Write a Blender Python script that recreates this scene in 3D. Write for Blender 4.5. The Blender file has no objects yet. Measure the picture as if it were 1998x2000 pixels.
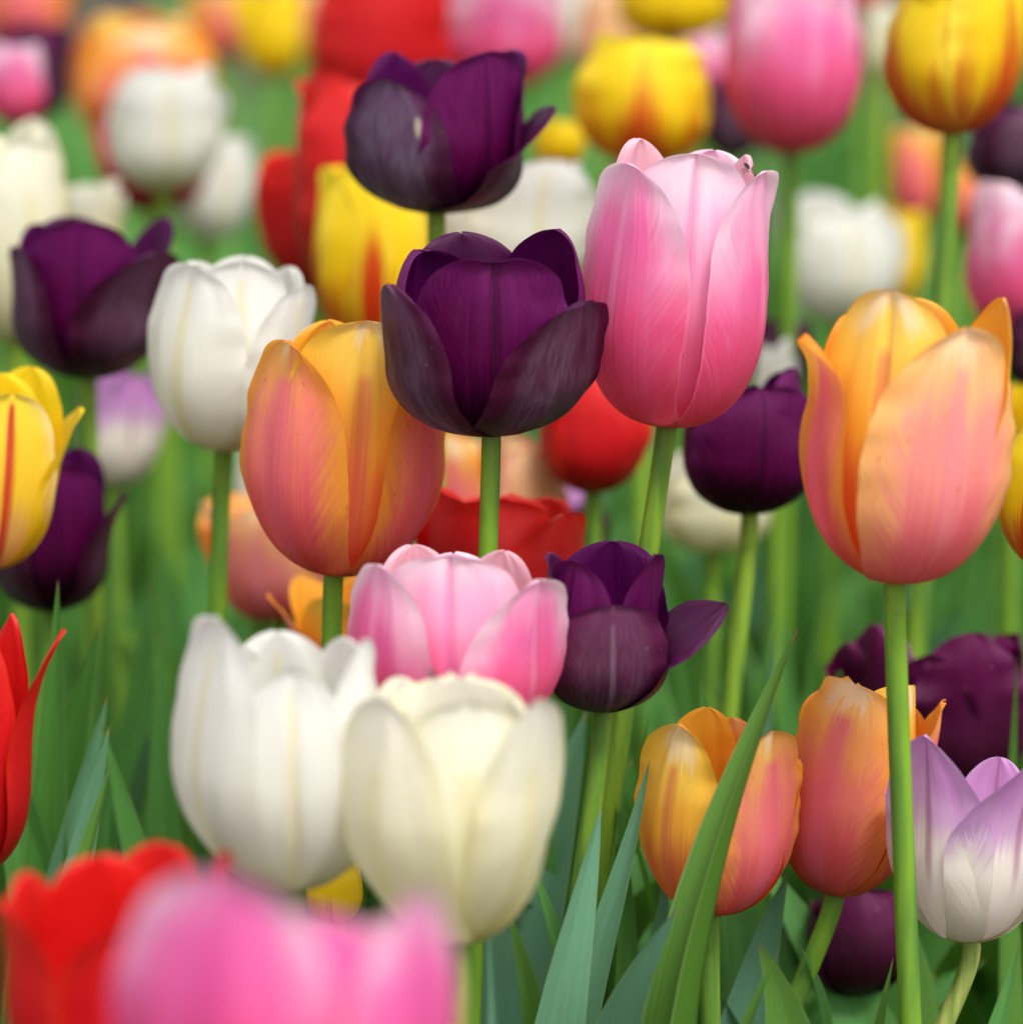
import bpy, math, random
import numpy as np
from mathutils import Vector, Matrix, noise

R = math.radians
scene = bpy.context.scene
COL = scene.collection

# ------------------------------------------------------------------ camera, sky, sun, exposure
CAM_H, PITCH, FOCUS = 0.65, R(12.0), 1.195
PXM = 7992.0                                   # photo pixels per metre at one metre
cam_d = bpy.data.cameras.new("camera")
cam = bpy.data.objects.new("camera", cam_d)
COL.objects.link(cam)
cam.location = (0, 0, CAM_H)
cam.rotation_euler = (R(90) - PITCH, 0, 0)
cam_d.sensor_fit = 'HORIZONTAL'
cam_d.sensor_width = 36
cam_d.lens = 144
cam_d.clip_start = 0.02
cam_d.clip_end = 2000
cam_d.dof.use_dof = True
cam_d.dof.focus_distance = FOCUS
cam_d.dof.aperture_fstop = 6.3
cam_d.dof.aperture_blades = 0
scene.camera = cam

SUN_EL, SUN_AZ = R(58), R(150)                 # azimuth clockwise from +Y: behind the camera, to the side
w = bpy.data.worlds.new("World")
scene.world = w
w.use_nodes = True
nt = w.node_tree
bg = nt.nodes["Background"]
sky = nt.nodes.new("ShaderNodeTexSky")
sky.sky_type = 'NISHITA'
sky.sun_disc = False
sky.sun_elevation = SUN_EL
sky.sun_rotation = SUN_AZ
sky.dust_density = 4.0
hs_ = nt.nodes.new("ShaderNodeHueSaturation")   # thin overcast: the sky is nearly white
hs_.inputs['Saturation'].default_value = 0.15
nt.links.new(sky.outputs[0], hs_.inputs['Color'])
nt.links.new(hs_.outputs[0], bg.inputs['Color'])
bg.inputs['Strength'].default_value = 0.15

sd = bpy.data.lights.new("sun", 'SUN')
sd.energy = 1.5
sd.angle = R(14)
sd.color = (1.0, 0.95, 0.88)
sun = bpy.data.objects.new("sun", sd)
COL.objects.link(sun)
to_sun = Vector((math.sin(SUN_AZ) * math.cos(SUN_EL), math.cos(SUN_AZ) * math.cos(SUN_EL), math.sin(SUN_EL)))
sun.rotation_euler = to_sun.to_track_quat('Z', 'Y').to_euler()

scene.view_settings.view_transform = 'Standard'
scene.view_settings.look = 'None'
scene.view_settings.exposure = 0.72
scene.view_settings.gamma = 1.0
scene.cycles.max_bounces = 10
scene.cycles.diffuse_bounces = 6
scene.cycles.transmission_bounces = 8
scene.cycles.transparent_max_bounces = 8
scene.cycles.use_denoising = True

# ------------------------------------------------------------------ small helpers
FWD = Vector((0, math.cos(PITCH), -math.sin(PITCH)))
UPV = Vector((0, math.sin(PITCH), math.cos(PITCH)))
RGT = Vector((1, 0, 0))


def at(px, py, d):
    """the point of the place seen at photo pixel (px, py) and d metres along the view axis"""
    return Vector((0, 0, CAM_H)) + FWD * d + RGT * ((px - 999) / PXM * d) + UPV * ((1000 - py) / PXM * d)


def mesh_obj(name, verts, faces, uvs, mat, parent=None, mw=None):
    me = bpy.data.meshes.new(name)
    me.from_pydata(verts, [], faces)
    if uvs is not None:
        uvl = me.uv_layers.new(name="UVMap")
        idx = np.empty(len(me.loops), dtype=np.int32)
        me.loops.foreach_get("vertex_index", idx)
        uvl.data.foreach_set("uv", np.asarray(uvs, dtype=np.float32)[idx].ravel())
    me.polygons.foreach_set("use_smooth", [True] * len(me.polygons))
    me.materials.append(mat)
    o = bpy.data.objects.new(name, me)
    COL.objects.link(o)
    if parent:
        o.parent = parent
    if mw is not None:
        o.matrix_local = mw
    return o


def grid_faces(nv, nu, flip=False):
    f = []
    for i in range(nv - 1):
        for j in range(nu - 1):
            a, b, c, d = i * nu + j, i * nu + j + 1, (i + 1) * nu + j + 1, (i + 1) * nu + j
            f.append((a, d, c, b) if flip else (a, b, c, d))
    return f


def sstep(x, a, b):
    t = np.clip((x - a) / (b - a), 0, 1)
    return t * t * (3 - 2 * t)


# ------------------------------------------------------------------ materials
class Net:
    def __init__(s, name):
        s.m = bpy.data.materials.new(name)
        s.m.use_nodes = True
        s.t = s.m.node_tree
        s.t.nodes.clear()
        s.out = s.t.nodes.new("ShaderNodeOutputMaterial")

    def n(s, typ, **kw):
        x = s.t.nodes.new(typ)
        for k, v in kw.items():
            setattr(x, k, v)
        return x

    def put(s, sock, v):
        if isinstance(v, bpy.types.NodeSocket):
            s.t.links.new(v, sock)
        elif isinstance(v, (tuple, list)) and len(v) == 3 and sock.type == 'RGBA':
            sock.default_value = (*v, 1)
        else:
            sock.default_value = v

    def math(s, op, a, b=0.0, c=0.0, clamp=False):
        x = s.n("ShaderNodeMath", operation=op, use_clamp=clamp)
        s.put(x.inputs[0], a); s.put(x.inputs[1], b); s.put(x.inputs[2], c)
        return x.outputs[0]

    def mix(s, f, a, b, blend='MIX'):
        x = s.n("ShaderNodeMix", data_type='RGBA', blend_type=blend)
        s.put(x.inputs[0], f); s.put(x.inputs[6], a); s.put(x.inputs[7], b)
        return x.outputs[2]

    def step(s, x, a, b, lo=0.0, hi=1.0):
        m = s.n("ShaderNodeMapRange", interpolation_type='SMOOTHSTEP')
        s.put(m.inputs[0], x); s.put(m.inputs[1], a); s.put(m.inputs[2], b); s.put(m.inputs[3], lo); s.put(m.inputs[4], hi)
        return m.outputs[0]

    def ramp(s, x, stops):
        r = s.n("ShaderNodeValToRGB")
        e = r.color_ramp.elements
        r.color_ramp.interpolation = 'EASE'
        while len(e) < len(stops):
            e.new(0.5)
        for el, (p, c) in zip(e, stops):
            el.position = p; el.color = (*c, 1)
        s.put(r.inputs[0], x)
        return r.outputs[0]

    def noise(s, x, y, z, scale=1.0, detail=3.0, rough=0.55):
        c = s.n("ShaderNodeCombineXYZ")
        s.put(c.inputs[0], x); s.put(c.inputs[1], y); s.put(c.inputs[2], z)
        t = s.n("ShaderNodeTexNoise")
        s.t.links.new(c.outputs[0], t.inputs['Vector'])
        t.inputs['Scale'].default_value = scale
        t.inputs['Detail'].default_value = detail
        t.inputs['Roughness'].default_value = rough
        return t.outputs[0]


def petal_mat(name, stops, edge=None, edge_at=(0.45, 1.0), edge_v=(0.0, 0.6), edge_amt=0.8, rib=None, rib_w=0.06, rib_v=(0.3, 0.95),
              rib_amt=0.6, flame=None, flame_w=0.35, flame_v=(0.85, 0.2), streak=0.3, dark=None, bloom=None, bloom_amt=0.5,
              inside=None, spots=None, rough=0.45, spec=0.32, transl=0.28, bump=0.25, sheen=0.0, scar=None, speck=(.75, .62, .30)):
    g = Net(name)
    uv = g.n("ShaderNodeUVMap")
    sep = g.n("ShaderNodeSeparateXYZ")
    g.t.links.new(uv.outputs[0], sep.inputs[0])
    u, v = sep.outputs[0], sep.outputs[1]
    rnd = g.n("ShaderNodeObjectInfo").outputs['Random']
    z = g.math('MULTIPLY', rnd, 37.0)
    a = g.math('ABSOLUTE', g.math('MULTIPLY_ADD', u, 2.0, -1.0))
    # veins: run up the middle of the petal and fan out towards its edges
    fan = g.math('SUBTRACT', v, g.math('MULTIPLY', g.math('POWER', a, 1.3), 0.42))
    vein = g.noise(g.math('MULTIPLY', u, 42.0), g.math('MULTIPLY', v, 1.6), z, detail=4)
    fanv = g.noise(g.math('MULTIPLY', a, 2.2), g.math('MULTIPLY', fan, 46.0), z, detail=3)
    hatch = g.math('MULTIPLY_ADD', fanv, g.step(a, 0.2, 0.8), g.math('MULTIPLY', vein, g.step(a, 0.2, 0.8, 1.0, 0.0)))
    hatch = g.math('SUBTRACT', hatch, 0.5)
    fine = g.math('SUBTRACT', g.noise(g.math('MULTIPLY', u, 150.0), g.math('MULTIPLY', v, 5.0), z, detail=3), 0.5)
    hatch = g.math('MULTIPLY_ADD', fine, 0.45, hatch)
    big = g.math('SUBTRACT', g.noise(g.math('MULTIPLY', u, 3.0), g.math('MULTIPLY', v, 2.0), z, detail=2), 0.5)
    vv = g.math('ADD', v, g.math('ADD', g.math('MULTIPLY', hatch, 0.45 * streak), g.math('MULTIPLY_ADD', big, 0.4, g.math('MULTIPLY_ADD', rnd, .16, -.08))))
    c = g.ramp(vv, stops)
    if edge:
        e = g.math('ADD', a, g.math('ADD', g.math('MULTIPLY', hatch, 1.1 * streak), g.math('MULTIPLY', big, 0.5)))
        f = g.math('MULTIPLY', g.step(e, *edge_at), g.math('MULTIPLY', g.step(v, *edge_v), edge_amt))
        c = g.mix(f, c, edge)
    if flame:
        lim = g.step(v, flame_v[0], flame_v[1], 0.0, flame_w)
        q = g.math('SUBTRACT', g.math('ADD', a, g.math('MULTIPLY', g.math('SUBTRACT', vein, 0.5), 1.1)), lim)
        f = g.math('MULTIPLY', g.step(q, -0.28, 0.14, .95, 0.0), g.step(v, flame_v[0] + .06, flame_v[0] - .1))
        q2 = g.math('ADD', g.math('ABSOLUTE', g.math('SUBTRACT', a, .74)), g.math('MULTIPLY', g.math('ADD', g.math('SUBTRACT', vein, .5), big), .5))
        f2 = g.math('MULTIPLY', g.step(g.math('SUBTRACT', q2, g.math('MULTIPLY', lim, .45)), -.12, .06, .6, 0.0), g.step(v, flame_v[0] - .2, flame_v[0] - .5))
        c = g.mix(g.math('MAXIMUM', f, f2), c, flame)
    if rib:
        f = g.math('MULTIPLY', g.step(g.math('ADD', a, g.math('MULTIPLY', hatch, 0.12)), rib_w * 0.2, rib_w, 1.0, 0.0),
                   g.math('MULTIPLY', g.math('MULTIPLY', g.step(v, rib_v[0], rib_v[0] + .2), g.step(v, rib_v[1], rib_v[1] + .05, 1.0, 0.0)), rib_amt))
        c = g.mix(f, c, rib)
    # fine vein contrast
    c = g.mix(g.math('MULTIPLY', g.math('MAXIMUM', hatch, 0.0), streak * 1.3, clamp=True), c, edge or stops[-1][1])
    if dark:
        c = g.mix(g.math('MULTIPLY', g.math('MAXIMUM', g.math('MULTIPLY', hatch, -1.0), 0.0), streak * 2.6, clamp=True), c, dark)
    if bloom:       # waxy dust on the outer faces
        b1 = g.noise(g.math('MULTIPLY', u, 34.0), g.math('MULTIPLY', v, 6.0), z, detail=6, rough=0.75)
        b2 = g.noise(g.math('MULTIPLY', u, 2.6), g.math('MULTIPLY', v, 2.0), z, detail=2)
        f = g.math('MULTIPLY', g.step(b1, 0.2, 0.75), g.step(b2, 0.22, 0.55, .25, 1.0))
        f = g.math('MULTIPLY', f, g.step(g.math('ADD', a, g.math('MULTIPLY', big, .5)), 0.5, .8, bloom_amt, bloom_amt * 0.06))
        c = g.mix(f, c, bloom)
    if scar:
        su, sv, ru, rv, sc = scar
        q = g.math('ADD', g.math('POWER', g.math('MULTIPLY', g.math('SUBTRACT', u, su), 1 / ru), 2.0), g.math('POWER', g.math('MULTIPLY', g.math('SUBTRACT', v, sv), 1 / rv), 2.0))
        c = g.mix(g.step(g.math('ADD', q, g.math('MULTIPLY', hatch, 2.5)), -.3, 1.8, .85, 0.0), c, sc)
    sp = g.noise(g.math('MULTIPLY', u, 55.0), g.math('MULTIPLY', v, 60.0), z, detail=1)
    c = g.mix(g.step(sp, .77, .82, 0, .55), c, speck)
    if spots:
        s1 = g.noise(g.math('MULTIPLY', u, 16.0), g.math('MULTIPLY', v, 14.0), z, detail=2)
        c = g.mix(g.math('MULTIPLY', g.step(s1, 0.70, 0.76), 0.8), c, spots)
    c = g.mix(g.math('MULTIPLY', g.step(a, .955, 1.0), .18), c, edge or stops[-1][1])
    back = g.n("ShaderNodeNewGeometry").outputs['Backfacing']
    if inside:
        c = g.mix(g.math('MULTIPLY', back, 0.75), c, inside)
    bs = g.n("ShaderNodeBsdfPrincipled")
    g.put(bs.inputs['Base Color'], c)
    bs.inputs['Roughness'].default_value = rough
    bs.inputs['Specular IOR Level'].default_value = spec
    if sheen:
        bs.inputs['Sheen Weight'].default_value = sheen
        bs.inputs['Sheen Roughness'].default_value = 0.35
        bs.inputs['Sheen Tint'].default_value = (0.85, 0.75, 0.95, 1)
    bp = g.n("ShaderNodeBump")
    bp.inputs['Strength'].default_value = bump
    bp.inputs['Distance'].default_value = 0.0012
    g.put(bp.inputs['Height'], hatch)
    g.t.links.new(bp.outputs[0], bs.inputs['Normal'])
    tr = g.n("ShaderNodeBsdfTranslucent")
    g.put(tr.inputs['Color'], c)
    mx = g.n("ShaderNodeMixShader")
    mx.inputs[0].default_value = transl
    g.t.links.new(bs.outputs[0], mx.inputs[1])
    g.t.links.new(tr.outputs[0], mx.inputs[2])
    g.t.links.new(mx.outputs[0], g.out.inputs[0])
    return g.m


M = {}
M['pink_o'] = petal_mat("pink petal outside", [(0, (.70, .36, .20)), (.1, (.78, .09, .15)), (.45, (.84, .10, .26)), (.75, (.84, .17, .42)), (1, (.86, .45, .64))],
                        edge=(.91, .70, .80), edge_at=(.3, .9), edge_v=(.5, .88), edge_amt=.95, rib=(.86, .42, .62), rib_w=.10, rib_v=(.4, .99), rib_amt=.4, streak=.3, transl=.4)
M['pink_i'] = petal_mat("pink petal inside", [(0, (.75, .3, .2)), (.12, (.78, .10, .18)), (.4, (.82, .15, .33)), (.7, (.86, .40, .60)), (1, (.90, .68, .78))],
                        edge=(.90, .66, .78), edge_at=(.35, 1.0), edge_v=(.4, .8), edge_amt=.8, rib=(.72, .16, .42), rib_w=.13, rib_v=(.3, .99), rib_amt=.5, streak=.32, transl=.35, inside=(.86, .42, .5))
M['purple_o'] = petal_mat("black tulip petal outside", [(0, (.010, .004, .009)), (.25, (.024, .0008, .009)), (.6, (.055, .001, .024)), (1, (.10, .005, .055))],
                          bloom=(.20, .13, .195), bloom_amt=.6, inside=(.06, .001, .052), streak=.35, dark=(.012, .001, .01), rough=.4, spec=.34, transl=.3, bump=.45)
M['purple_i'] = petal_mat("black tulip petal inside", [(0, (.008, .0005, .004)), (.22, (.02, .0004, .009)), (.55, (.085, .0004, .046)), (1, (.13, .006, .092))],
                          edge=(.15, .016, .12), edge_at=(.6, 1.1), edge_amt=.6, rib=(.03, .001, .02), rib_w=.05, rib_v=(.0, .99), rib_amt=.8, speck=(.30, .16, .22), inside=(.06, .0005, .058), streak=.45, dark=(.02, .0005, .010), rough=.45, spec=.14, transl=.3, bump=.45)
M['ruffled'] = petal_mat("wine purple petal", [(0, (.01, .001, .006)), (.3, (.03, .001, .010)), (1, (.105, .001, .055))],
                         edge=(.13, .012, .085), edge_at=(.6, 1.1), edge_amt=.6, streak=.4, inside=(.09, .003, .03), rough=.45, transl=.25)
M['orange_o'] = petal_mat("apricot petal outside", [(0, (.72, .36, .03)), (.08, (.66, .07, .06)), (.35, (.80, .13, .16)), (.68, (.86, .25, .20)), (.88, (.92, .43, .12)), (.96, (.94, .58, .17)), (1, (.94, .76, .5))],
                          edge=(.94, .43, .04), edge_at=(.42, 1.0), edge_v=(.05, .55), edge_amt=.92, rib=(.84, .17, .27), rib_w=.34, rib_v=(.08, .85), rib_amt=.75, inside=(.88, .25, .01), spots=(.62, .22, .05), streak=.55, transl=.4)
M['orange_i'] = petal_mat("apricot petal inside", [(0, (.75, .35, .03)), (.12, (.72, .12, .06)), (.4, (.84, .24, .07)), (.68, (.92, .48, .05)), (.93, (.93, .62, .09)), (1, (.93, .76, .42))],
                          edge=(.93, .56, .05), edge_at=(.4, .95), edge_v=(.1, .5), edge_amt=.9, rib=(.70, .16, .10), rib_w=.16, rib_v=(.12, .8), rib_amt=.6, inside=(.90, .33, .015), streak=.55, transl=.35)
M['coral'] = petal_mat("coral pink freckled petal", [(0, (.70, .30, .05)), (.08, (.62, .07, .07)), (.35, (.82, .17, .21)), (.62, (.90, .32, .29)), (.84, (.94, .52, .24)), (1, (.95, .74, .46))],
                       edge=(.95, .54, .17), edge_at=(.42, 1.0), edge_v=(.1, .5), edge_amt=.95, rib=(.86, .28, .36), rib_w=.2, rib_v=(.2, .85), rib_amt=.5, spots=(.62, .22, .05), inside=(.90, .30, .01), streak=.55, transl=.35)
M['pink_deep'] = petal_mat("deep pink petal", [(0, (.70, .36, .20)), (.1, (.78, .09, .15)), (.5, (.82, .08, .26)), (.8, (.82, .14, .42)), (1, (.84, .42, .64))],
                           edge=(.88, .58, .74), edge_at=(.55, 1.0), edge_v=(.6, .95), edge_amt=.9, rib=(.66, .07, .30), rib_w=.3, rib_v=(.4, .99), rib_amt=.6, streak=.3, transl=.36)
M['white'] = petal_mat("white petal", [(0, (.56, .56, .20)), (.12, (.76, .75, .54)), (.4, (.84, .835, .76)), (1, (.86, .86, .82))],
                       rib=(.80, .72, .36), rib_w=.16, rib_v=(.05, .9), rib_amt=.5, streak=.4, dark=(.74, .75, .62), transl=.42, rough=.5, spec=.25, bump=.5)
M['cream'] = petal_mat("cream petal", [(0, (.64, .60, .24)), (.1, (.80, .77, .46)), (.38, (.88, .86, .65)), (1, (.89, .88, .78))],
                       edge=(.84, .77, .42), edge_at=(.6, 1.1), edge_v=(0, .3), edge_amt=.6, rib=(.82, .74, .36), rib_w=.25, rib_v=(.1, .75), rib_amt=.35, spots=(.8, .72, .25), streak=.4, dark=(.80, .77, .45), transl=.44, rough=.5, spec=.25, bump=.5)
M['red'] = petal_mat("red petal", [(0, (.35, .05, .01)), (.15, (.42, .003, .008)), (.6, (.62, .006, .012)), (1, (.72, .012, .012))],
                     edge=(.76, .03, .012), edge_at=(.6, 1.05), edge_v=(.1, .5), edge_amt=.7, inside=(.68, .008, .006), streak=.35, rough=.42, spec=.45, transl=.3)
M['crimson'] = petal_mat("crimson petal", [(0, (.3, .1, .03)), (.2, (.35, .01, .03)), (1, (.6, .03, .07))], streak=.3, transl=.3)
M['yellow'] = petal_mat("yellow flamed petal", [(0, (.70, .32, .05)), (.2, (.82, .50, .07)), (.5, (.88, .64, .004)), (1, (.90, .72, .015))],
                        edge=(.90, .72, .08), edge_at=(.6, 1.1), edge_v=(.2, .7), edge_amt=.7, flame=(.64, .05, .008), flame_w=.60, flame_v=(.95, .1), inside=(.86, .62, .01), streak=.35, transl=.4)
M['yellow_flame'] = petal_mat("boldly flamed yellow petal", [(0, (.66, .25, .04)), (.2, (.86, .55, .03)), (.5, (.88, .64, .004)), (1, (.90, .72, .015))],
                              edge=(.90, .74, .10), edge_at=(.6, 1.1), edge_v=(.2, .7), edge_amt=.6, flame=(.60, .012, .006), flame_w=.42, flame_v=(.80, .42), inside=(.86, .62, .01), streak=.35, transl=.36)
M['yellow_plain'] = petal_mat("plain yellow petal", [(0, (.66, .36, .04)), (.2, (.82, .5, .03)), (.5, (.88, .64, .004)), (1, (.90, .70, .012))],
                              edge=(.90, .70, .05), edge_amt=.5, inside=(.86, .60, .01), flame=(.62, .12, .01), flame_w=.16, flame_v=(.55, .1), streak=.35, transl=.4)
M['yellow_stripe'] = petal_mat("striped yellow petal", [(0, (.62, .22, .12)), (.18, (.80, .45, .16)), (.45, (.86, .60, .03)), (1, (.88, .70, .05))],
                         edge=(.90, .80, .42), edge_at=(.5, 1.0), edge_v=(.2, .7), edge_amt=.75, rib=(.55, .03, .015), rib_w=.15, rib_v=(.05, .93), rib_amt=.95, inside=(.86, .62, .01), streak=.35, transl=.4)
M['purple_scar'] = petal_mat("scarred black tulip petal", [(0, (.010, .004, .009)), (.25, (.020, .001, .011)), (.6, (.045, .002, .026)), (1, (.085, .006, .06))],
                             bloom=(.17, .13, .20), bloom_amt=.85, inside=(.06, .001, .052), streak=.3, transl=.24, scar=(.80, .76, .035, .055, (.50, .42, .32)))
M['plum'] = petal_mat("plum petal", [(0, (.012, .004, .010)), (.3, (.04, .004, .022)), (.7, (.10, .008, .052)), (1, (.14, .016, .085))],
                      bloom=(.21, .13, .19), bloom_amt=.36, rib=(.30, .21, .28), rib_w=.06, rib_v=(.05, .85), rib_amt=.4, inside=(.07, .001, .055), streak=.35, transl=.26, bump=.4)
M['lilac'] = petal_mat("lilac and white petal", [(0, (.66, .60, .38)), (.12, (.78, .74, .62)), (.5, (.83, .79, .70)), (.68, (.70, .42, .70)), (.85, (.62, .28, .64)), (1, (.58, .26, .60))],
                       edge=(.62, .36, .70), edge_at=(.6, 1.1), edge_v=(.45, .75), edge_amt=.7, rib=(.36, .12, .22), rib_w=.09, rib_v=(.35, .97), rib_amt=.6, streak=.5, transl=.33)
M['peach'] = petal_mat("peach petal", [(0, (.7, .4, .1)), (.3, (.84, .40, .22)), (.7, (.88, .52, .26)), (1, (.88, .62, .34))],
                       edge=(.86, .36, .30), edge_at=(.5, 1.0), edge_amt=.6, streak=.4, transl=.33)


def stem_mat(name, c1, c2, c3):
    g = Net(name)
    rnd = g.n("ShaderNodeObjectInfo").outputs['Random']
    tc = g.n("ShaderNodeTexCoord")
    n1 = g.n("ShaderNodeTexNoise"); n1.inputs['Scale'].default_value = 160; n1.inputs['Detail'].default_value = 4
    mp = g.n("ShaderNodeMapping"); mp.inputs['Scale'].default_value = (1, 1, .12)
    g.t.links.new(tc.outputs['Object'], mp.inputs[0]); g.t.links.new(mp.outputs[0], n1.inputs['Vector'])
    uv = g.n("ShaderNodeUVMap"); sep = g.n("ShaderNodeSeparateXYZ"); g.t.links.new(uv.outputs[0], sep.inputs[0])
    c = g.mix(rnd, c1, c2)
    c = g.mix(g.step(n1.outputs[0], .35, .7), c, (.09, .21, .03))
    n2 = g.noise(g.math('MULTIPLY', sep.outputs[0], 3.0), g.math('MULTIPLY', sep.outputs[1], 22.0), rnd)
    c = g.mix(g.step(n2, .55, .75, 0, .5), c, c3)
    c = g.mix(g.step(sep.outputs[1], .955, 1.0, 0, .45), c, (.30, .42, .10))
    bs = g.n("ShaderNodeBsdfPrincipled")
    g.put(bs.inputs['Base Color'], c)
    bs.inputs['Roughness'].default_value = .48
    bs.inputs['Specular IOR Level'].default_value = .4
    g.t.links.new(bs.outputs[0], g.out.inputs[0])
    return g.m


def leaf_mat(name, c1, c2, under, tip=(.35, .22, .10), transl=.22):
    g = Net(name)
    uv = g.n("ShaderNodeUVMap"); sep = g.n("ShaderNodeSeparateXYZ"); g.t.links.new(uv.outputs[0], sep.inputs[0])
    u, v = sep.outputs[0], sep.outputs[1]
    rnd = g.n("ShaderNodeObjectInfo").outputs['Random']
    ug = g.math('FLOOR', u)                       # each blade of the bed has its own whole-number offset in u
    z = g.math('ADD', g.math('MULTIPLY', rnd, 31.0), g.math('MULTIPLY', ug, 1.37))
    hue = g.math('FRACT', g.math('ADD', g.math('MULTIPLY', ug, .618), rnd))
    vein = g.noise(g.math('MULTIPLY', u, 60.0), g.math('MULTIPLY', v, 1.2), z, detail=4)
    blot = g.noise(g.math('MULTIPLY', g.math('FRACT', u), 2.5), g.math('MULTIPLY', v, 5.0), z, detail=5, rough=.65)
    c = g.mix(hue, c1, c2)
    c = g.mix(g.step(vein, .38, .62, 0, .6), c, (c1[0] * .6, c1[1] * .68, c1[2] * .6))
    c = g.mix(g.step(blot, .45, .75, 0, .45), c, (c2[0] * .8, c2[1] * .7, c2[2] * .5))
    back = g.n("ShaderNodeNewGeometry").outputs['Backfacing']
    c = g.mix(g.math('MULTIPLY', back, .7), c, under)
    c = g.mix(g.step(v, .985, 1.0), c, tip)
    au = g.math('ABSOLUTE', g.math('MULTIPLY_ADD', g.math('FRACT', u), 2.0, -1.0))
    c = g.mix(g.step(au, .9, .97, 0, .5), c, (.26, .36, .14))
    bs = g.n("ShaderNodeBsdfPrincipled")
    g.put(bs.inputs['Base Color'], c)
    bs.inputs['Roughness'].default_value = .5
    bs.inputs['Specular IOR Level'].default_value = .25
    bp = g.n("ShaderNodeBump"); bp.inputs['Strength'].default_value = .6; bp.inputs['Distance'].default_value = .0008
    g.put(bp.inputs['Height'], vein); g.t.links.new(bp.outputs[0], bs.inputs['Normal'])
    tr = g.n("ShaderNodeBsdfTranslucent"); g.put(tr.inputs['Color'], g.mix(.6, c, (.16, .34, .03)))
    mx = g.n("ShaderNodeMixShader"); mx.inputs[0].default_value = transl
    g.t.links.new(bs.outputs[0], mx.inputs[1]); g.t.links.new(tr.outputs[0], mx.inputs[2]); g.t.links.new(mx.outputs[0], g.out.inputs[0])
    return g.m


M['stem'] = stem_mat("stem green", (.16, .33, .018), (.27, .43, .035), (.08, .19, .02))
M['stem_pale'] = stem_mat("pale yellow stem", (.50, .52, .14), (.44, .48, .12), (.34, .40, .09))
M['leaf'] = leaf_mat("tulip leaf", (.17, .46, .13), (.05, .16, .012), (.10, .28, .015), transl=.34)
M['leaf_blue'] = leaf_mat("glaucous tulip leaf", (.15, .34, .22), (.115, .28, .15), (.10, .25, .06), transl=.25)
M['leaf_green'] = leaf_mat("grass green tulip leaf", (.13, .30, .05), (.11, .27, .045), (.06, .16, .012), transl=.28)

g = Net("garden soil")
tc = g.n("ShaderNodeTexCoord")
n1 = g.n("ShaderNodeTexNoise"); n1.inputs['Scale'].default_value = 30; n1.inputs['Detail'].default_value = 9
g.t.links.new(tc.outputs['Object'], n1.inputs['Vector'])
bs = g.n("ShaderNodeBsdfPrincipled"); bs.inputs['Roughness'].default_value = .95
g.put(bs.inputs['Base Color'], g.ramp(n1.outputs[0], [(.3, (.018, .012, .008)), (.55, (.045, .03, .02)), (.8, (.09, .065, .045))]))
bp = g.n("ShaderNodeBump"); bp.inputs['Strength'].default_value = .8; bp.inputs['Distance'].default_value = .01
g.put(bp.inputs['Height'], n1.outputs[0]); g.t.links.new(bp.outputs[0], bs.inputs['Normal']); g.t.links.new(bs.outputs[0], g.out.inputs[0])
M['soil'] = g.m
g = Net("insect black")
bs = g.n("ShaderNodeBsdfPrincipled"); bs.inputs['Roughness'].default_value = .35
tn = g.n("ShaderNodeTexNoise"); tn.inputs['Scale'].default_value = 900
g.put(bs.inputs['Base Color'], g.mix(tn.outputs[0], (.006, .006, .006), (.03, .03, .028))); g.t.links.new(bs.outputs[0], g.out.inputs[0])
M['insect'] = g.m

# ------------------------------------------------------------------ ground
verts, faces = [], []
xs = sorted(set([-300, -60, -12] + [i * .12 - 3 for i in range(51)] + [12, 60, 300]))
ys = sorted(set([-60, -6] + [i * .12 for i in range(60)] + [12, 40, 120, 600]))
for y in ys:
    for x in xs:
        verts.append((x, y, 0.018 * noise.noise(Vector((x * 5, y * 5, 0))) - .006))
mesh_obj("ground", verts, grid_faces(len(ys), len(xs)), None, M['soil'])["kind"] = "structure"


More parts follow.
